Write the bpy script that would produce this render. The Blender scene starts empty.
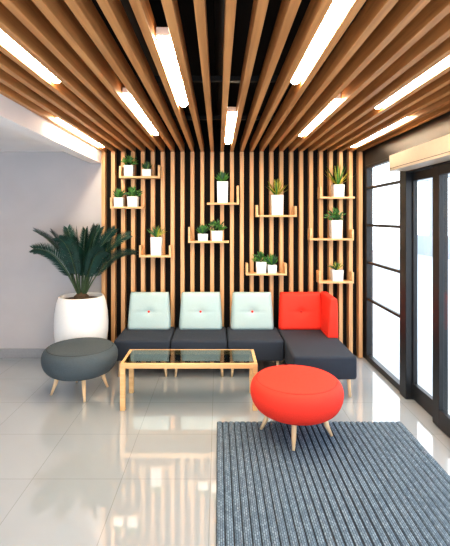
import bpy, math, random
from mathutils import Vector, Matrix
random.seed(7)
scene = bpy.context.scene
scene.view_settings.view_transform = 'Standard'
for lk in ('Medium High Contrast', 'Standard - Medium High Contrast'):
    try:
        scene.view_settings.look = lk; print('LOOK OK', lk); break
    except Exception as ex: print(ex)

# ------------------------------------------------------------------ materials
def new_mat(name):
    m = bpy.data.materials.new(name); m.use_nodes = True
    nt = m.node_tree
    return m, nt, nt.nodes['Principled BSDF']

def plain(name, col, rough=0.5, metal=0.0, spec=0.5, noise=0.0, nscale=40, bump=0.0, bscale=200, coat=0):
    m, nt, b = new_mat(name)
    b.inputs['Base Color'].default_value = (*col, 1)
    b.inputs['Roughness'].default_value = rough
    b.inputs['Metallic'].default_value = metal
    b.inputs['Specular IOR Level'].default_value = spec
    b.inputs['Coat Weight'].default_value = coat
    tc = nt.nodes.new('ShaderNodeTexCoord')
    if noise > 0:
        n = nt.nodes.new('ShaderNodeTexNoise'); n.inputs['Scale'].default_value = nscale
        n.inputs['Detail'].default_value = 4
        nt.links.new(tc.outputs['Object'], n.inputs['Vector'])
        r = nt.nodes.new('ShaderNodeValToRGB')
        r.color_ramp.elements[0].position = 0.3; r.color_ramp.elements[1].position = 0.7
        r.color_ramp.elements[0].color = (*[c*(1-noise) for c in col], 1)
        r.color_ramp.elements[1].color = (*[min(1, c*(1+noise)) for c in col], 1)
        nt.links.new(n.outputs['Fac'], r.inputs['Fac'])
        nt.links.new(r.outputs['Color'], b.inputs['Base Color'])
    if bump > 0:
        n2 = nt.nodes.new('ShaderNodeTexNoise'); n2.inputs['Scale'].default_value = bscale
        nt.links.new(tc.outputs['Object'], n2.inputs['Vector'])
        bp = nt.nodes.new('ShaderNodeBump'); bp.inputs['Strength'].default_value = bump
        bp.inputs['Distance'].default_value = 0.004
        nt.links.new(n2.outputs['Fac'], bp.inputs['Height'])
        nt.links.new(bp.outputs['Normal'], b.inputs['Normal'])
    return m

def wood(name, c1, c2, axis, rough=0.45):
    m, nt, b = new_mat(name)
    tc = nt.nodes.new('ShaderNodeTexCoord'); mp = nt.nodes.new('ShaderNodeMapping')
    s = [26, 26, 26]; s['XYZ'.index(axis)] = 1.2
    mp.inputs['Scale'].default_value = s
    n = nt.nodes.new('ShaderNodeTexNoise'); n.inputs['Scale'].default_value = 1.0
    n.inputs['Detail'].default_value = 6; n.inputs['Distortion'].default_value = 0.6
    r = nt.nodes.new('ShaderNodeValToRGB')
    r.color_ramp.elements[0].position = 0.3; r.color_ramp.elements[1].position = 0.7
    r.color_ramp.elements[0].color = (*c1, 1); r.color_ramp.elements[1].color = (*c2, 1)
    nt.links.new(tc.outputs['Object'], mp.inputs['Vector'])
    nt.links.new(mp.outputs['Vector'], n.inputs['Vector'])
    nt.links.new(n.outputs['Fac'], r.inputs['Fac'])
    nt.links.new(r.outputs['Color'], b.inputs['Base Color'])
    b.inputs['Roughness'].default_value = rough
    return m

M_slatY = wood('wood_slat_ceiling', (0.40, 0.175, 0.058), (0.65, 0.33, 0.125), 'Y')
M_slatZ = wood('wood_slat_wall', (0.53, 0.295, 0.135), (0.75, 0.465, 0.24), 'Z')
M_shelf = wood('wood_shelf', (0.62, 0.38, 0.18), (0.78, 0.52, 0.28), 'X')
M_tablewood = wood('wood_table', (0.62, 0.36, 0.16), (0.78, 0.50, 0.25), 'X')
M_leg = wood('wood_leg', (0.68, 0.47, 0.27), (0.82, 0.62, 0.40), 'Z')
M_black = plain('black_frame', (0.014, 0.016, 0.019), 0.4)
M_plenum = plain('black_plenum', (0.004, 0.003, 0.003), 0.9, noise=0.3)
M_duct = plain('dark_duct', (0.015, 0.015, 0.017), 0.5)
M_greywall = plain('grey_paint', (0.51, 0.50, 0.515), 0.8, noise=0.03, nscale=3, bump=0.05)
M_white = plain('white_paint', (0.84, 0.84, 0.85), 0.7, noise=0.02, nscale=3)
M_base = plain('baseboard_grey', (0.32, 0.33, 0.35), 0.5, noise=0.04)
M_beige = plain('operator_beige', (0.60, 0.53, 0.43), 0.4, noise=0.03)
M_navy = plain('charcoal_fabric', (0.028, 0.038, 0.058), 0.9, noise=0.25, nscale=260, bump=0.5, bscale=500)
M_pouf = plain('slate_fabric', (0.068, 0.090, 0.106), 0.85, noise=0.25, nscale=260, bump=0.5, bscale=500)
M_aqua = plain('pale_aqua_fabric', (0.42, 0.56, 0.575), 0.9, noise=0.08, nscale=260, bump=0.4, bscale=500)
M_red = plain('red_fabric', (0.80, 0.040, 0.020), 0.75, noise=0.12, nscale=260, bump=0.4, bscale=500)
M_redseam = plain('red_seam', (0.5, 0.02, 0.012), 0.8)
M_seam = plain('slate_seam', (0.03, 0.036, 0.042), 0.8)
M_pot = plain('white_ceramic', (0.86, 0.86, 0.85), 0.25, noise=0.02)
M_potmatte = plain('white_planter', (0.86, 0.86, 0.86), 0.45, noise=0.02, bump=0.05)
M_soil = plain('soil', (0.05, 0.03, 0.02), 0.95, noise=0.4, bump=0.8, bscale=60)
M_cycad = plain('cycad_leaf', (0.008, 0.042, 0.033), 0.42, noise=0.5, nscale=16)
M_rachis = plain('cycad_rachis', (0.05, 0.09, 0.04), 0.5, noise=0.2)
M_trunk = plain('cycad_trunk', (0.07, 0.045, 0.025), 0.9, noise=0.4, nscale=60, bump=0.8, bscale=80)
M_leafA = plain('leaf_green', (0.06, 0.19, 0.03), 0.45, noise=0.35, nscale=50)
M_leafB = plain('leaf_yellow', (0.38, 0.36, 0.04), 0.45, noise=0.35, nscale=50)
M_leafC = plain('leaf_dark', (0.02, 0.08, 0.03), 0.45, noise=0.35, nscale=50)
M_metal = plain('steel', (0.6, 0.6, 0.6), 0.3, metal=1.0)
M_lampbody = plain('lamp_body', (0.8, 0.8, 0.8), 0.5)

m, nt, b = new_mat('tube_emission'); M_tube = m
b.inputs['Emission Color'].default_value = (1.0, 0.86, 0.64, 1)
b.inputs['Emission Strength'].default_value = 54
b.inputs['Base Color'].default_value = (0.9, 0.9, 0.9, 1)

# thin glass
def thin_glass(name, tint, base=0.03, top=0.7):
    m = bpy.data.materials.new(name); m.use_nodes = True
    nt = m.node_tree; nt.nodes.clear()
    o = nt.nodes.new('ShaderNodeOutputMaterial'); mx = nt.nodes.new('ShaderNodeMixShader')
    t = nt.nodes.new('ShaderNodeBsdfTransparent'); g = nt.nodes.new('ShaderNodeBsdfGlossy')
    f = nt.nodes.new('ShaderNodeLayerWeight'); f.inputs['Blend'].default_value = 0.5
    pw = nt.nodes.new('ShaderNodeMath'); pw.operation = 'POWER'; pw.inputs[1].default_value = 4.5
    mr = nt.nodes.new('ShaderNodeMapRange'); mr.inputs[3].default_value = base; mr.inputs[4].default_value = top
    nt.links.new(f.outputs['Facing'], pw.inputs[0]); nt.links.new(pw.outputs[0], mr.inputs[0])
    t.inputs['Color'].default_value = (*tint, 1); g.inputs['Roughness'].default_value = 0.02
    nt.links.new(mr.outputs[0], mx.inputs[0]); nt.links.new(t.outputs[0], mx.inputs[1])
    nt.links.new(g.outputs[0], mx.inputs[2]); nt.links.new(mx.outputs[0], o.inputs[0])
    return m
M_glass = thin_glass('window_glass', (0.97, 0.985, 0.99), 0.02, 0.3)
M_tableglass = thin_glass('smoked_glass', (0.48, 0.56, 0.56), 0.10, 0.95)

# floor tiles
m, nt, b = new_mat('polished_tile'); M_floor = m
tc = nt.nodes.new('ShaderNodeTexCoord'); mp = nt.nodes.new('ShaderNodeMapping')
mp.inputs['Location'].default_value = (0.05, 0.1, 0)
br = nt.nodes.new('ShaderNodeTexBrick'); br.offset = 0.0; br.squash = 1.0
br.inputs['Scale'].default_value = 1.0; br.inputs['Brick Width'].default_value = 0.6
br.inputs['Row Height'].default_value = 0.6; br.inputs['Mortar Size'].default_value = 0.0020
br.inputs['Mortar Smooth'].default_value = 0.0
br.inputs['Color1'].default_value = (0.38, 0.415, 0.445, 1); br.inputs['Color2'].default_value = (0.39, 0.425, 0.455, 1)
br.inputs['Mortar'].default_value = (0.27, 0.29, 0.31, 1)
nt.links.new(tc.outputs['Object'], mp.inputs[0]); nt.links.new(mp.outputs[0], br.inputs['Vector'])
n = nt.nodes.new('ShaderNodeTexNoise'); n.inputs['Scale'].default_value = 1.6; n.inputs['Detail'].default_value = 5
nt.links.new(tc.outputs['Object'], n.inputs['Vector'])
mr = nt.nodes.new('ShaderNodeMapRange'); mr.inputs[1].default_value = .3; mr.inputs[2].default_value = .7
mr.inputs[3].default_value = 0.97; mr.inputs[4].default_value = 1.03
nt.links.new(n.outputs['Fac'], mr.inputs[0])
mx = nt.nodes.new('ShaderNodeVectorMath'); mx.operation = 'SCALE'
nt.links.new(br.outputs['Color'], mx.inputs[0]); nt.links.new(mr.outputs[0], mx.inputs['Scale'])
nt.links.new(mx.outputs[0], b.inputs['Base Color'])
b.inputs['Roughness'].default_value = 0.035; b.inputs['IOR'].default_value = 2.9

# rug
m, nt, b = new_mat('ribbed_rug'); M_rug = m
tc = nt.nodes.new('ShaderNodeTexCoord')
w = nt.nodes.new('ShaderNodeTexBrick'); w.offset = 0.5
mp = nt.nodes.new('ShaderNodeMapping'); mp.inputs['Rotation'].default_value = (0, 0, math.pi/2)
w.inputs['Scale'].default_value = 1; w.inputs['Brick Width'].default_value = 0.026
w.inputs['Row Height'].default_value = 0.0125; w.inputs['Mortar Size'].default_value = 0.0018
w.inputs['Color1'].default_value = (0.11, 0.16, 0.22, 1); w.inputs['Color2'].default_value = (0.21, 0.285, 0.36, 1)
w.inputs['Mortar'].default_value = (0.05, 0.072, 0.105, 1)
nt.links.new(tc.outputs['Object'], mp.inputs[0]); nt.links.new(mp.outputs[0], w.inputs['Vector'])
nt.links.new(w.outputs['Color'], b.inputs['Base Color'])
bp = nt.nodes.new('ShaderNodeBump'); bp.inputs['Strength'].default_value = 0.6; bp.inputs['Distance'].default_value = 0.004
nt.links.new(w.outputs['Fac'], bp.inputs['Height']); bp.invert = True
nt.links.new(bp.outputs[0], b.inputs['Normal'])
b.inputs['Roughness'].default_value = 0.95; b.inputs['Specular IOR Level'].default_value = 0.2
M_rugdark = plain('rug_groove', (0.022, 0.031, 0.045), 0.95, noise=0.3)

# ------------------------------------------------------------------ mesh helpers
class MB:
    def __init__(s): s.v = []; s.f = []; s.m = []; s.mats = []; s.smooth = []
    def mi(s, mat):
        if mat not in s.mats: s.mats.append(mat)
        return s.mats.index(mat)
    def add(s, verts, faces, mat, smooth=False):
        o = len(s.v); s.v += [tuple(v) for v in verts]
        k = s.mi(mat)
        for f in faces:
            s.f.append(tuple(i+o for i in f)); s.m.append(k); s.smooth.append(smooth)
    def box(s, x0, x1, y0, y1, z0, z1, mat):
        v = [(x, y, z) for z in (z0, z1) for y in (y0, y1) for x in (x0, x1)]
        f = [(0,2,3,1),(4,5,7,6),(0,1,5,4),(2,6,7,3),(0,4,6,2),(1,3,7,5)]
        s.add(v, f, mat)
    def lathe(s, prof, cx, cy, mat, seg=32, cap0=True, cap1=True, cz=0):
        v = []; f = []
        for r, z in prof:
            for k in range(seg):
                a = 2*math.pi*k/seg
                v.append((cx+r*math.cos(a), cy+r*math.sin(a), cz+z))
        for i in range(len(prof)-1):
            for k in range(seg):
                k2 = (k+1) % seg
                f.append((i*seg+k, i*seg+k2, (i+1)*seg+k2, (i+1)*seg+k))
        if cap0: f.append(tuple(reversed(range(seg))))
        if cap1: f.append(tuple((len(prof)-1)*seg+k for k in range(seg)))
        s.add(v, f, mat, True)
    def tube(s, pts, radii, mat, seg=10):
        v = []; f = []
        n = len(pts); P = [Vector(p) for p in pts]
        for i in range(n):
            d = (P[min(i+1, n-1)]-P[max(i-1, 0)]).normalized()
            a = d.cross(Vector((0, 1, 0.01)))
            if a.length < 0.05: a = d.cross(Vector((1, 0, 0)))
            a.normalize(); b2 = d.cross(a)
            for k in range(seg):
                t = 2*math.pi*k/seg
                v.append(P[i]+(a*math.cos(t)+b2*math.sin(t))*radii[i])
        for i in range(n-1):
            for k in range(seg):
                k2 = (k+1) % seg
                f.append((i*seg+k, i*seg+k2, (i+1)*seg+k2, (i+1)*seg+k))
        f.append(tuple(range(seg))); f.append(tuple((n-1)*seg+k for k in range(seg)))
        s.add(v, f, mat, True)
    def build(s, name, parent=None, bevel=0, bseg=2, recalc=True, origin=None, autosmooth=False):
        me = bpy.data.meshes.new(name)
        me.from_pydata(s.v, [], s.f)
        for mt in s.mats: me.materials.append(mt)
        for p, k, sm in zip(me.polygons, s.m, s.smooth):
            p.material_index = k; p.use_smooth = sm or bool(autosmooth)
        me.update()
        if recalc:
            import bmesh
            bm = bmesh.new(); bm.from_mesh(me); bmesh.ops.recalc_face_normals(bm, faces=bm.faces); bm.to_mesh(me); bm.free()
        ob = bpy.data.objects.new(name, me); scene.collection.objects.link(ob)
        if parent is not None: ob.parent = parent
        if bevel > 0:
            md = ob.modifiers.new('bevel', 'BEVEL'); md.width = bevel; md.segments = bseg
            md.limit_method = 'ANGLE'; md.harden_normals = False
        return ob

def empty(name):
    e = bpy.data.objects.new(name, None); scene.collection.objects.link(e); return e

H = 2.595
XL, XR = -1.466, 1.84
YB = 5.50
# ------------------------------------------------------------------ room shell
b_ = MB(); b_.box(-3.6, XR+0.10, -1.2, 5.62, -0.1, 0, M_floor); b_.build('floor')
b_ = MB(); b_.box(XL, XR+0.1, YB, YB+0.12, 0, 3.1, M_plenum); b_.build('wall_back')
b_ = MB(); b_.box(-3.6, XL, 5.44, YB+0.12, 0, 3.1, M_greywall); b_.build('wall_back_left')
b_ = MB(); b_.box(-3.6, XL-0.003, 5.415, 5.44, 0.0, 0.11, M_base); b_.build('baseboard_back', bevel=0.004)
b_ = MB(); b_.box(-3.72, -3.6, -1.2, YB+0.12, 0, 3.1, M_greywall); b_.build('wall_left')
b_ = MB(); b_.box(-3.6, XL-0.02, -1.2, 5.44, 2.60, 2.70, M_white); b_.build('ceiling')
b_ = MB(); b_.box(-3.72, XR+0.12, -1.2, YB+0.12, 3.1, 3.2, M_plenum); b_.build('ceiling_plenum')
b_ = MB(); b_.box(XL-0.14, XL, -1.2, 5.44, 2.45, 2.60, M_white); b_.box(XL-0.019, XL-0.004, -1.2, 5.44, 2.60, 3.1, M_plenum)
b_.build('trim_1')
b_ = MB()
for x, r, z in ((0.03, 0.05, 2.93), (0.34, 0.02, 2.86), (-0.5, 0.08, 2.95), (1.2, 0.06, 2.93)):
    b_.tube([(x, -1.1, z), (x, 5.45, z)], [r, r], M_duct, 12)
for y in (1.9, 3.1, 4.3):
    b_.box(XL+0.02, XR-0.02, y-0.02, y+0.02, 2.742, 2.78, M_duct)
b_.build('ceiling_services')

# slats
PITCH = 0.1245; X0 = -1.443; NS = 27; SW = 0.042; SWW = 0.049; SD = 0.115
b_ = MB()
for i in range(NS):
    x = X0+i*PITCH
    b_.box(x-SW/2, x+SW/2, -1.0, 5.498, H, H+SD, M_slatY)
b_.build('slatted_ceiling', bevel=0.002, bseg=1)
b_ = MB()
for i in range(NS):
    x = X0+i*PITCH
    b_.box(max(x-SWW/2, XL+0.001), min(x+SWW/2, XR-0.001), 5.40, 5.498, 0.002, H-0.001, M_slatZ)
b_.build('slatted_wall_panel', bevel=0.002, bseg=1)

# lamps
LX0 = X0+PITCH/2
for k, (ya, yb) in enumerate([(3.74, 5.15), (1.3, 2.70), (3.0, 4.4), (2.05, 3.27), (3.52, 4.92), (1.35, 2.72), (3.14, 4.46), (2.0, 3.33), (3.7, 5.15)]):
    x = LX0+3*PITCH*k
    b_ = MB(); w_ = 0.035
    b_.box(x-w_, x+w_, ya, yb, H+0.035, H+0.075, M_lampbody)
    v = []; f = []; n = 8
    for y in (ya+0.01, yb-0.01):
        for j in range(n+1):
            a = math.pi*j/n
            v.append((x-w_*0.92*math.cos(a), y, H+0.035-0.028*math.sin(a)))
    for j in range(n): f.append((j, j+1, n+2+j, n+1+j))
    f.append(tuple(range(n+1))); f.append(tuple(range(n+1, 2*n+2)))
    b_.add(v, f, M_tube, False)
    b_.build('linear_ceiling_light')

# ------------------------------------------------------------------ right glazed wall
T = 0.09
xa, xb = XR, XR+T
b_ = MB()
b_.box(xa, xb, -1.2, YB, 2.41, 3.1, M_black)
b_.box(xa, xb, 5.36, YB, 0, 2.41, M_black)
b_.build('wall_right')
def window(name, y0, y1, z0, z1, bars, fw=0.035):
    e = empty(name); b_ = MB()
    xm = xa+0.06
    b_.box(xa, xm, y0, y0+fw, z0, z1, M_black); b_.box(xa, xm, y1-fw, y1, z0, z1, M_black)
    b_.box(xa, xm, y0+fw, y1-fw, z0, z0+fw+0.03, M_black); b_.box(xa, xm, y0+fw, y1-fw, z1-fw, z1, M_black)
    for z in bars: b_.box(xa+0.01, xm-0.015, y0+fw, y1-fw, z-0.015, z+0.015, M_black)
    b_.build('frame', e, bevel=0.003, bseg=1)
    g = MB(); g.box(xa+0.027, xa+0.033, y0+fw, y1-fw, z0+fw, z1-fw, M_glass); g.build('glass', e)
    return e
window('window_1', 4.31, 5.36, 0.0, 2.41, (2.13, 1.67, 1.21, 0.755))
b_ = MB(); b_.box(xa-0.02, xb, 4.17, 4.31, 0, 2.41, M_black); b_.build('trim_2', bevel=0.003, bseg=1)
def door(name, y0, y1, xoff, s0, s1, handle):
    e = empty(name); b_ = MB(); a, c = xa+xoff, xa+xoff+0.042
    b_.box(a, c, y0, y0+s0, 0.01, 2.20, M_black); b_.box(a, c, y1-s1, y1, 0.01, 2.20, M_black)
    b_.box(a, c, y0+s0, y1-s1, 0.01, 0.16, M_black); b_.box(a, c, y0+s0, y1-s1, 2.12, 2.20, M_black)
    b_.build('frame', e, bevel=0.003, bseg=1)
    g = MB(); g.box(a+0.02, a+0.026, y0+s0, y1-s1, 0.16, 2.12, M_glass); g.build('glass', e)
    if handle:
        h = MB(); h.tube([(a-0.03, y0+0.05, 0.9), (a-0.03, y0+0.05, 1.3)], [0.012]*2, M_metal)
        h.tube([(a-0.03, y0+0.05, 0.95), (a+0.01, y0+0.05, 0.95)], [0.008]*2, M_metal)
        h.tube([(a-0.03, y0+0.05, 1.25), (a+0.01, y0+0.05, 1.25)], [0.008]*2, M_metal)
        h.build('handle', e)
door('door_1', 3.60, 4.17, 0.045, 0.08, 0.02, False)
door('door_2', 2.40, 3.69, 0.0, 0.09, 0.11, False)
door('door_3', 1.15, 2.395, 0.0, 0.09, 0.09, True)
window('window_2', -1.2, 1.14, 0.0, 2.41, (2.13, 1.67, 1.21, 0.755))
b_ = MB(); b_.box(xa-0.005, xb, 1.14, 4.17, 2.205, 2.41, M_black); b_.build('trim_3')
b_ = MB()
b_.box(1.665, xa-0.006, 1.16, 4.18, 2.215, 2.365, M_beige)
b_.box(1.662, 1.664, 1.16, 4.18, 2.235, 2.24, M_black)
b_.build('automatic_door_operator', bevel=0.008)

# exterior
M_pave = plain('paving', (0.50, 0.53, 0.56), 0.8, noise=0.06, nscale=4)
M_far = plain('far_render', (0.34, 0.38, 0.42), 0.8, noise=0.05, nscale=1)
b_ = MB(); b_.box(XR+0.10, 20, -6, 24, -0.14, -0.04, M_pave); b_.build('ground')
b_ = MB()
b_.box(10, 11, -4, 22, -0.04, 0.9, M_far)
for i in range(13):
    y = -3.5+i*2; b_.box(10.2, 10.6, y, y+0.25, 0.9, 3.6, M_far)
b_.box(10.2, 10.6, -4, 22, 3.6, 4.0, M_far)
b_.build('street_colonnade')

# ------------------------------------------------------------------ sofa
def rbox(name, x0, x1, y0, y1, z0, z1, mat, parent, bev=0.03):
    b_ = MB(); b_.box(x0, x1, y0, y1, z0, z1, mat)
    return b_.build(name, parent, bevel=bev, bseg=4, autosmooth=True)

def back_cushion(parent, name, xc, wb, wt, zb, zt, yf_b, yf_t, yback_b, yback_t, mat, btn):
    N = 28; v = []; f = []
    def pt(u, w, side):
        z = zb+(w+1)/2*(zt-zb); t = (w+1)/2
        hw = (wb*(1-t)+wt*t)/2
        e = (1-abs(u)**14)**0.5*(1-abs(w)**14)**0.5
        yf = yf_b*(1-t)+yf_t*t; yb = yback_b*(1-t)+yback_t*t; ym = (yf+yb)/2
        x = xc+u*hw*(1-0.03*abs(w)**8)
        if side == 0:
            d2 = ((x-xc)/0.06)**2+((z-(zb+zt)/2-0.0)/0.045)**2
            dim = 0.022*math.exp(-d2)
            crease = 0.006*math.exp(-((z-(zb+zt)/2)/0.010)**2)*math.exp(-((x-xc)/0.16)**4)
            y = ym-(ym-yf)*e+dim+crease-0.008*(1-u*u)*(1-w*w)
        else: y = ym+(yb-ym)*e
        return (x, y, z)
    for side in (0, 1):
        for j in range(N+1):
            for i in range(N+1):
                v.append(pt(-1+2*i/N, -1+2*j/N, side))
    o = (N+1)**2
    for side in (0, 1):
        for j in range(N):
            for i in range(N):
                a = side*o+j*(N+1)+i
                f.append((a, a+1, a+N+2, a+N+1))
    b_ = MB(); b_.add(v, f, mat, True)
    import bmesh
    ob = b_.build(name, parent, recalc=False)
    bm = bmesh.new(); bm.from_mesh(ob.data)
    bmesh.ops.remove_doubles(bm, verts=bm.verts, dist=0.0005)
    bmesh.ops.recalc_face_normals(bm, faces=bm.faces); bm.to_mesh(ob.data); bm.free()
    q = MB(); r = 0.014; n = 14; vv = []; ff = []
    zc = (zb+zt)/2; yc = (yf_b+yf_t)/2+0.014
    for j in range(5):
        a = j/4*math.pi/2
        for k in range(n):
            t = 2*math.pi*k/n
            vv.append((xc+r*math.cos(a)*math.cos(t), yc-0.010*math.sin(a), zc+r*math.cos(a)*math.sin(t)))
    for j in range(4):
        for k in range(n): ff.append((j*n+k, j*n+(k+1) % n, (j+1)*n+(k+1) % n, (j+1)*n+k))
    q.add(vv, ff, btn, True); q.build(name+'_button', parent)

sofa = empty('modular_sofa')
SX = [-1.148, -0.523, 0.102, 0.727, 1.352]
ZS0, ZS1 = 0.19, 0.42
for i in range(4):
    y0 = 4.70 if i < 3 else 4.16
    rbox('seat_%d' % (i+1), SX[i]+0.004, SX[i+1]-0.004, y0, 5.33, ZS0, ZS1, M_navy, sofa, 0.028)
    legs = MB()
    for lx in (SX[i]+0.07, SX[i+1]-0.07):
        for ly in (y0+0.07, 5.25):
            s_ = 0.03 if lx > (SX[i]+SX[i+1])/2 else -0.03
            legs.tube([(lx, ly, ZS0+0.02), (lx+s_*0.6, ly, 0.0)], [0.021, 0.012], M_leg)
    legs.build('legs_%d' % (i+1), sofa)
    if i < 3:
        xc = (SX[i]+SX[i+1])/2
        back_cushion(sofa, 'backrest_%d' % (i+1), xc, 0.535, 0.475, 0.405, 0.855, 5.13, 5.22, 5.32, 5.31, M_aqua, M_red)
back_cushion(sofa, 'backrest_4', 1.005, 0.555, 0.50, 0.405, 0.855, 5.13, 5.22, 5.32, 5.31, M_red, M_redseam)
b_ = MB()
v = [(1.225, 4.80, 0.41), (1.349, 4.80, 0.41), (1.349, 5.325, 0.41), (1.225, 5.325, 0.41),
     (1.262, 4.84, 0.85), (1.349, 4.84, 0.85), (1.349, 5.32, 0.858), (1.262, 5.32, 0.858)]
b_.add(v, [(0,3,2,1),(4,5,6,7),(0,1,5,4),(1,2,6,5),(2,3,7,6),(3,0,4,7)], M_red)
b_.build('armrest', sofa, bevel=0.022, bseg=4, autosmooth=True)

# ------------------------------------------------------------------ coffee table
tb = empty('coffee_table')
tx0, tx1, ty0, ty1, tz = -0.895, 0.362, 3.92, 4.36, 0.43
b_ = MB(); lw = 0.045
for x in (tx0, tx1-lw):
    for y in (ty0, ty1-lw):
        b_.box(x, x+lw, y, y+lw, 0, tz, M_tablewood)
b_.box(tx0+lw, tx1-lw, ty0, ty0+0.03, tz-0.045, tz, M_tablewood)
b_.box(tx0+lw, tx1-lw, ty1-0.03, ty1, tz-0.045, tz, M_tablewood)
b_.box(tx0, tx0+0.03, ty0+lw, ty1-lw, tz-0.045, tz, M_tablewood)
b_.box(tx1-0.03, tx1, ty0+lw, ty1-lw, tz-0.045, tz, M_tablewood)
b_.build('frame', tb, bevel=0.004)
g = MB(); g.box(tx0+0.03, tx1-0.03, ty0+0.03, ty1-0.03, tz-0.008, tz+0.0008, M_tableglass); g.build('glass_top', tb)

# ------------------------------------------------------------------ poufs
def pouf(cx, cy, mat, seam, legs_off, footz, R=0.372):
    e = empty('round_pouf'); zb, zt = 0.20, 0.475
    prof = [(0.001, zb)]
    zm = zb+(zt-zb)*0.60
    for j in range(13):
        a = -math.pi/2+j/12*math.pi/2
        prof.append((R*0.60+R*0.40*max(0, math.cos(a))**0.9, zm+(zm-zb)*math.sin(a)))
    for j in range(1, 11):
        a = j/10*math.pi/2
        prof.append((R*0.80+R*0.20*math.cos(a), zm+(zt-0.012-zm)*math.sin(a)))
    for j in range(1, 8):
        t = j/7; prof.append((R*0.80*(1-t)+0.001, zt-0.012+0.012*(1-(1-t)**2)))
    b_ = MB(); b_.lathe(prof, cx, cy, mat, 64); b_.build('cushion', e)
    s_ = MB()
    ring = [(cx+R*0.86*math.cos(t), cy+R*0.86*math.sin(t), zt-0.0175) for t in [2*math.pi*k/64 for k in range(65)]]
    s_.tube(ring, [0.0035]*65, seam, 6); s_.build('seam', e)
    l = MB()
    for (dx, dy), fz in zip(legs_off, footz):
        l.tube([(cx+dx*0.72, cy+dy*0.72, zb+0.06), (cx+dx*0.86, cy+dy*0.86, zb*0.5), (cx+dx, cy+dy, fz)], [0.022, 0.019, 0.011], M_leg, 14)
    l.build('legs', e)
pouf(-1.395, 4.36, M_pouf, M_seam, [(.12, -.25), (-.265, -.085), (.245, .12), (-.12, .25)], (0, 0, 0, 0))
pouf(0.635, 3.49, M_red, M_redseam, [(-.07, -.27), (-.28, .06), (.275, -.05), (.06, .27)], (.017, .017, .017, 0))

# ------------------------------------------------------------------ rug
b_ = MB(); rx0, rx1, ry0, ry1 = -0.01, 1.575, 0.9, 3.69
n = 32; p = (rx1-rx0)/n
b_.box(rx0, rx1, ry0, ry1, 0.001, 0.006, M_rugdark)
for i in range(n):
    a = rx0+i*p+0.004; c = rx0+(i+1)*p-0.004; v = []; f = []
    K = 6
    for y in (ry0, ry1):
        for j in range(K+1):
            t = math.pi*j/K
            v.append(((a+c)/2-(c-a)/2*math.cos(t), y, 0.006+0.009*math.sin(t)**0.6 if 0 < j < K else 0.006))
    for j in range(K): f.append((j, j+1, K+2+j, K+1+j))
    f.append(tuple(range(K+1))); f.append(tuple(range(K+1, 2*K+2)))
    b_.add(v, f, M_rug, False)
b_.build('area_rug')

# ------------------------------------------------------------------ cycad
def blade(b_, base, d, length, width, mat, up=Vector((0, 0, 1)), droop=0.0, seg=3, ymax=5.392):
    d = d.normalized(); side = d.cross(up)
    if side.length < 0.05: side = d.cross(Vector((0, 1, 0)))
    side.normalize(); v = []; f = []
    prof = [0.55, 1.0, 0.75, 0.0] if seg == 3 else [0.8, 0.0]
    for i in range(seg+1):
        t = i/seg; c = base+d*(length*t)+Vector((0, 0, -droop*length*t*t))
        w_ = width/2*prof[i]
        for q in (c-side*w_, c+side*w_):
            q.y = min(q.y, ymax); v.append(q)
    for i in range(seg): f.append((2*i, 2*i+1, 2*i+3, 2*i+2))
    b_.add(v, f, mat, False)

cx, cy = -1.613, 5.08
e = empty('potted_cycad')
b_ = MB()
prof = [(0.19, 0.0), (0.22, 0.012), (0.262, 0.12), (0.290, 0.26), (0.306, 0.42), (0.308, 0.54), (0.300, 0.66), (0.282, 0.77), (0.258, 0.835), (0.246, 0.845), (0.236, 0.835), (0.236, 0.79)]
b_.lathe(prof, cx, cy, M_potmatte, 48, True, False)
b_.lathe([(0.238, 0.795), (0.001, 0.81)], cx, cy, M_soil, 48, False, False)
b_.build('planter', e)
b_ = MB(); b_.lathe([(0.06, 0.78), (0.09, 0.81), (0.085, 0.84), (0.05, 0.87), (0.01, 0.88)], cx, cy, M_trunk, 20); b_.build('trunk', e)
b_ = MB()
fr = []
rs = random.Random(11)
for (cnt, tilt, L, off) in ((4, 0.16, 0.80, 0.5), (6, 0.40, 0.86, 0.15), (7, 0.64, 0.92, 0.0), (5, 0.86, 0.84, 0.25)):
    for k in range(cnt):
        az = off+2*math.pi*k/cnt+rs.uniform(-.12, .12)
        fr.append((az, tilt+rs.uniform(-.06, .06), L*rs.uniform(.95, 1.04)))
for az, tilt, L in fr:
    ky = 0.30 if math.sin(az) > 0 else 0.60
    h = Vector((math.cos(az), math.sin(az)*ky, 0)); N = 60
    P = Vector((cx, cy, 0.84))+h*0.04; pts = [P.copy()]; dirs = []
    for i in range(N):
        t = i/N
        ang = tilt*0.48+tilt*0.80*t**1.2+0.6*max(0, t-0.6)*tilt*2.6
        d = h*math.sin(ang)+Vector((0, 0, math.cos(ang)))
        P = P+d*(L/N); pts.append(P.copy()); dirs.append(d.normalized())
    b_.tube(pts[::3]+[pts[-1]], [0.010*(1-0.75*i/(len(pts[::3]))) for i in range(len(pts[::3])+1)], M_rachis, 5)
    side0 = Vector((-h.y, h.x, 0)).normalized()
    tw = rs.choice([-1, 1])*rs.uniform(0.4, 1.0)     # each frond is rolled about its rib
    for i in range(int(N*0.32), N+1):
        t = (i/N-0.32)/0.68
        i2 = min(i, N-1)
        side = Matrix.Rotation(tw, 3, dirs[i2]) @ side0
        upv = side.cross(dirs[i2])
        if upv.z < 0: upv = -upv
        ll = 0.150*(math.sin(math.pi*(0.16+0.74*t))**0.6)
        base = pts[i]
        for s_ in (-1, 1):
            d = side*s_*0.95+dirs[i2]*(0.62+0.45*t)+upv*0.15
            d += Vector((rs.uniform(-.03, .03), rs.uniform(-.03, .03), rs.uniform(-.03, .03)))
            if base.y > 5.385: continue
            blade(b_, base, d, ll, 0.0115, M_cycad, up=upv, droop=0.06)
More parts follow.
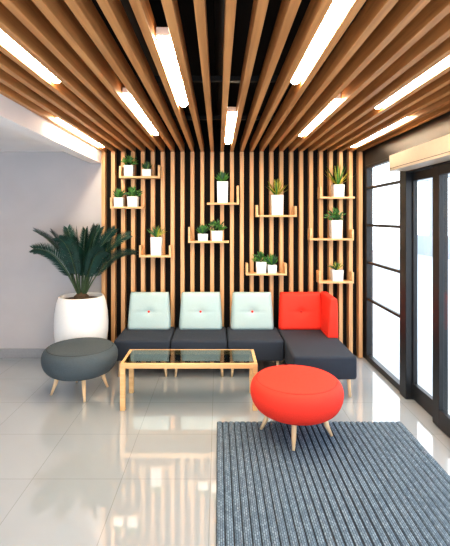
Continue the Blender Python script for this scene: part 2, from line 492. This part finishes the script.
b_.build('fronds', e, recalc=False)

# ------------------------------------------------------------------ shelves and small plants
F = 430.0
def shelf(px0, px1, pyb, lu, ru):
    Yf = 5.25; s = F/Yf
    X = lambda p: (p-218)/s
    Z = lambda q: 1.76-(q-218)/s
    x0, x1 = X(px0), X(px1); z0 = Z(pyb); t = 0.024
    b_ = MB()
    b_.box(x0, x1, Yf, 5.399, z0, z0+t, M_shelf)
    if lu: b_.box(x0, x0+0.026, Yf, 5.399, z0+t, z0+t+lu/s, M_shelf)
    if ru: b_.box(x1-0.026, x1, Yf, 5.399, z0+t, z0+t+ru/s, M_shelf)
    b_.build('wall_shelf', bevel=0.002, bseg=1)
    return z0+t

def potplant(px, wpx, hpx, z, kind, plh):
    s = F/5.31; x = (px-218)/s; y = 5.322; w_ = wpx/s/2; h = hpx/s
    plh *= 1.15
    e = empty({'aloe': 'potted_aloe', 'grass': 'potted_grass', 'rosette': 'potted_succulent', 'bush': 'potted_herb'}[kind])
    b_ = MB(); z += 0.0005
    k = 0.92; wd = min(w_, 0.062)
    b_.add([(x-w_*k, y-wd*k, z), (x+w_*k, y-wd*k, z), (x+w_*k, y+wd*k, z), (x-w_*k, y+wd*k, z),
            (x-w_, y-wd, z+h), (x+w_, y-wd, z+h), (x+w_, y+wd, z+h), (x-w_, y+wd, z+h),
            (x-w_*.88, y-wd*.88, z+h), (x+w_*.88, y-wd*.88, z+h), (x+w_*.88, y+wd*.88, z+h), (x-w_*.88, y+wd*.88, z+h),
            (x-w_*.88, y-wd*.88, z+h-.012), (x+w_*.88, y-wd*.88, z+h-.012), (x+w_*.88, y+wd*.88, z+h-.012), (x-w_*.88, y+wd*.88, z+h-.012)],
           [(3,2,1,0),(0,1,5,4),(1,2,6,5),(2,3,7,6),(3,0,4,7),(4,5,9,8),(5,6,10,9),(6,7,11,10),(7,4,8,11),(8,9,13,12),(9,10,14,13),(10,11,15,14),(11,8,12,15)], M_pot)
    b_.add([(x-w_*.88, y-wd*.88, z+h-.01), (x+w_*.88, y-wd*.88, z+h-.01), (x+w_*.88, y+wd*.88, z+h-.01), (x-w_*.88, y+wd*.88, z+h-.01)], [(0,1,2,3)], M_soil)
    b_.build('planter', e)
    L = plh/s; q = MB(); base = Vector((x, y, z+h-0.01))
    def dirv(az, tl): return Vector((math.cos(az)*math.sin(tl), math.sin(az)*math.sin(tl)*0.45, math.cos(tl)))
    if kind == 'aloe':
        for i in range(22):
            az = i*2.4; tl = 0.12+1.05*(i/22)
            blade(q, base, dirv(az, tl), L*random.uniform(.9, 1.1), 0.024, random.choice([M_leafA, M_leafB, M_leafB]), up=Vector((math.cos(az+1.57), math.sin(az+1.57), 0.1)).cross(dirv(az, tl)), droop=-0.1)
    elif kind == 'grass':
        for i in range(34):
            az = i*2.4; tl = 0.1+0.9*random.random()
            blade(q, base, dirv(az, tl), L*random.uniform(.7, 1.1), 0.012, random.choice([M_leafA, M_leafC, M_leafB]), up=Vector((0.3, -1, 0.2)), droop=0.2)
    elif kind == 'rosette':
        for i in range(26):
            az = i*2.4; tl = 0.1+1.25*(i/26)
            blade(q, base+Vector((0, 0, 0.012)), dirv(az, tl), L*random.uniform(.8, 1.05), 0.024, random.choice([M_leafA, M_leafC]), up=Vector((0, -1, 0.6)), droop=-0.3)
    else:
        for i in range(90):
            az = random.random()*6.28; tl = random.random()*1.25; r = L*random.uniform(.25, .85)
            p0 = base+dirv(az, tl)*r
            blade(q, p0, dirv(az+random.uniform(-1, 1), tl+.3), L*0.35, 0.016, random.choice([M_leafA, M_leafC, M_leafA]), up=Vector((random.uniform(-1, 1), -1, random.uniform(-.5, 1))))
        for i in range(8):
            az = i*0.8; q.tube([base, base+dirv(az, 0.7)*L*0.6], [0.002, 0.001], M_leafC, 4)
    q.build('leaves', e, recalc=False)

z = shelf(119, 160, 178, 10, 11); potplant(129, 9, 11, z, 'bush', 9); potplant(147, 9, 7, z, 'rosette', 6)
z = shelf(110, 143, 208.5, 9, 0); potplant(119, 9, 9, z, 'rosette', 7); potplant(133, 10, 10, z, 'bush', 9)
z = shelf(139, 171, 257.5, 10, 10); potplant(156.5, 11, 18, z, 'grass', 14)
z = shelf(188, 229, 243, 14, 0); potplant(203, 10, 7, z, 'rosette', 7); potplant(217, 11, 10, z, 'bush', 10)
z = shelf(207, 239, 204.5, 0, 17); potplant(222.5, 11, 21, z, 'rosette', 8)
z = shelf(246, 287, 275.5, 10, 10); potplant(261, 10, 11, z, 'bush', 9); potplant(272, 9, 8, z, 'rosette', 8)
z = shelf(256, 297, 217, 10, 9); potplant(277, 12, 20, z, 'aloe', 14)
z = shelf(310, 354, 240.5, 10, 9); potplant(336, 11, 18, z, 'bush', 11)
z = shelf(320, 355, 198.5, 10, 0); potplant(338, 11, 12, z, 'aloe', 18)
z = shelf(319, 354, 283.5, 10, 9); potplant(337, 11, 11, z, 'grass', 10)

# ------------------------------------------------------------------ world, camera
w = bpy.data.worlds.new('sky'); scene.world = w; w.use_nodes = True
nt = w.node_tree; bg = nt.nodes['Background']
tc = nt.nodes.new('ShaderNodeTexCoord'); sp = nt.nodes.new('ShaderNodeSeparateXYZ'); cr = nt.nodes.new('ShaderNodeValToRGB')
nt.links.new(tc.outputs['Generated'], sp.inputs[0]); nt.links.new(sp.outputs['Z'], cr.inputs['Fac'])
cr.color_ramp.elements[0].color = (0.92, 0.955, 1.0, 1); cr.color_ramp.elements[1].color = (0.80, 0.90, 1.0, 1)
nt.links.new(cr.outputs['Color'], bg.inputs['Color'])
bg.inputs['Strength'].default_value = 3.3

cam = bpy.data.cameras.new('camera'); co = bpy.data.objects.new('camera', cam); scene.collection.objects.link(co)
co.location = (0, 0, 1.76); co.rotation_euler = (math.pi/2, 0, 0)
cam.sensor_fit = 'VERTICAL'; cam.sensor_height = 24; cam.lens = 24*F/546
cam.shift_x = 7/546; cam.shift_y = -55/546
cam.clip_start = 0.05
scene.camera = co
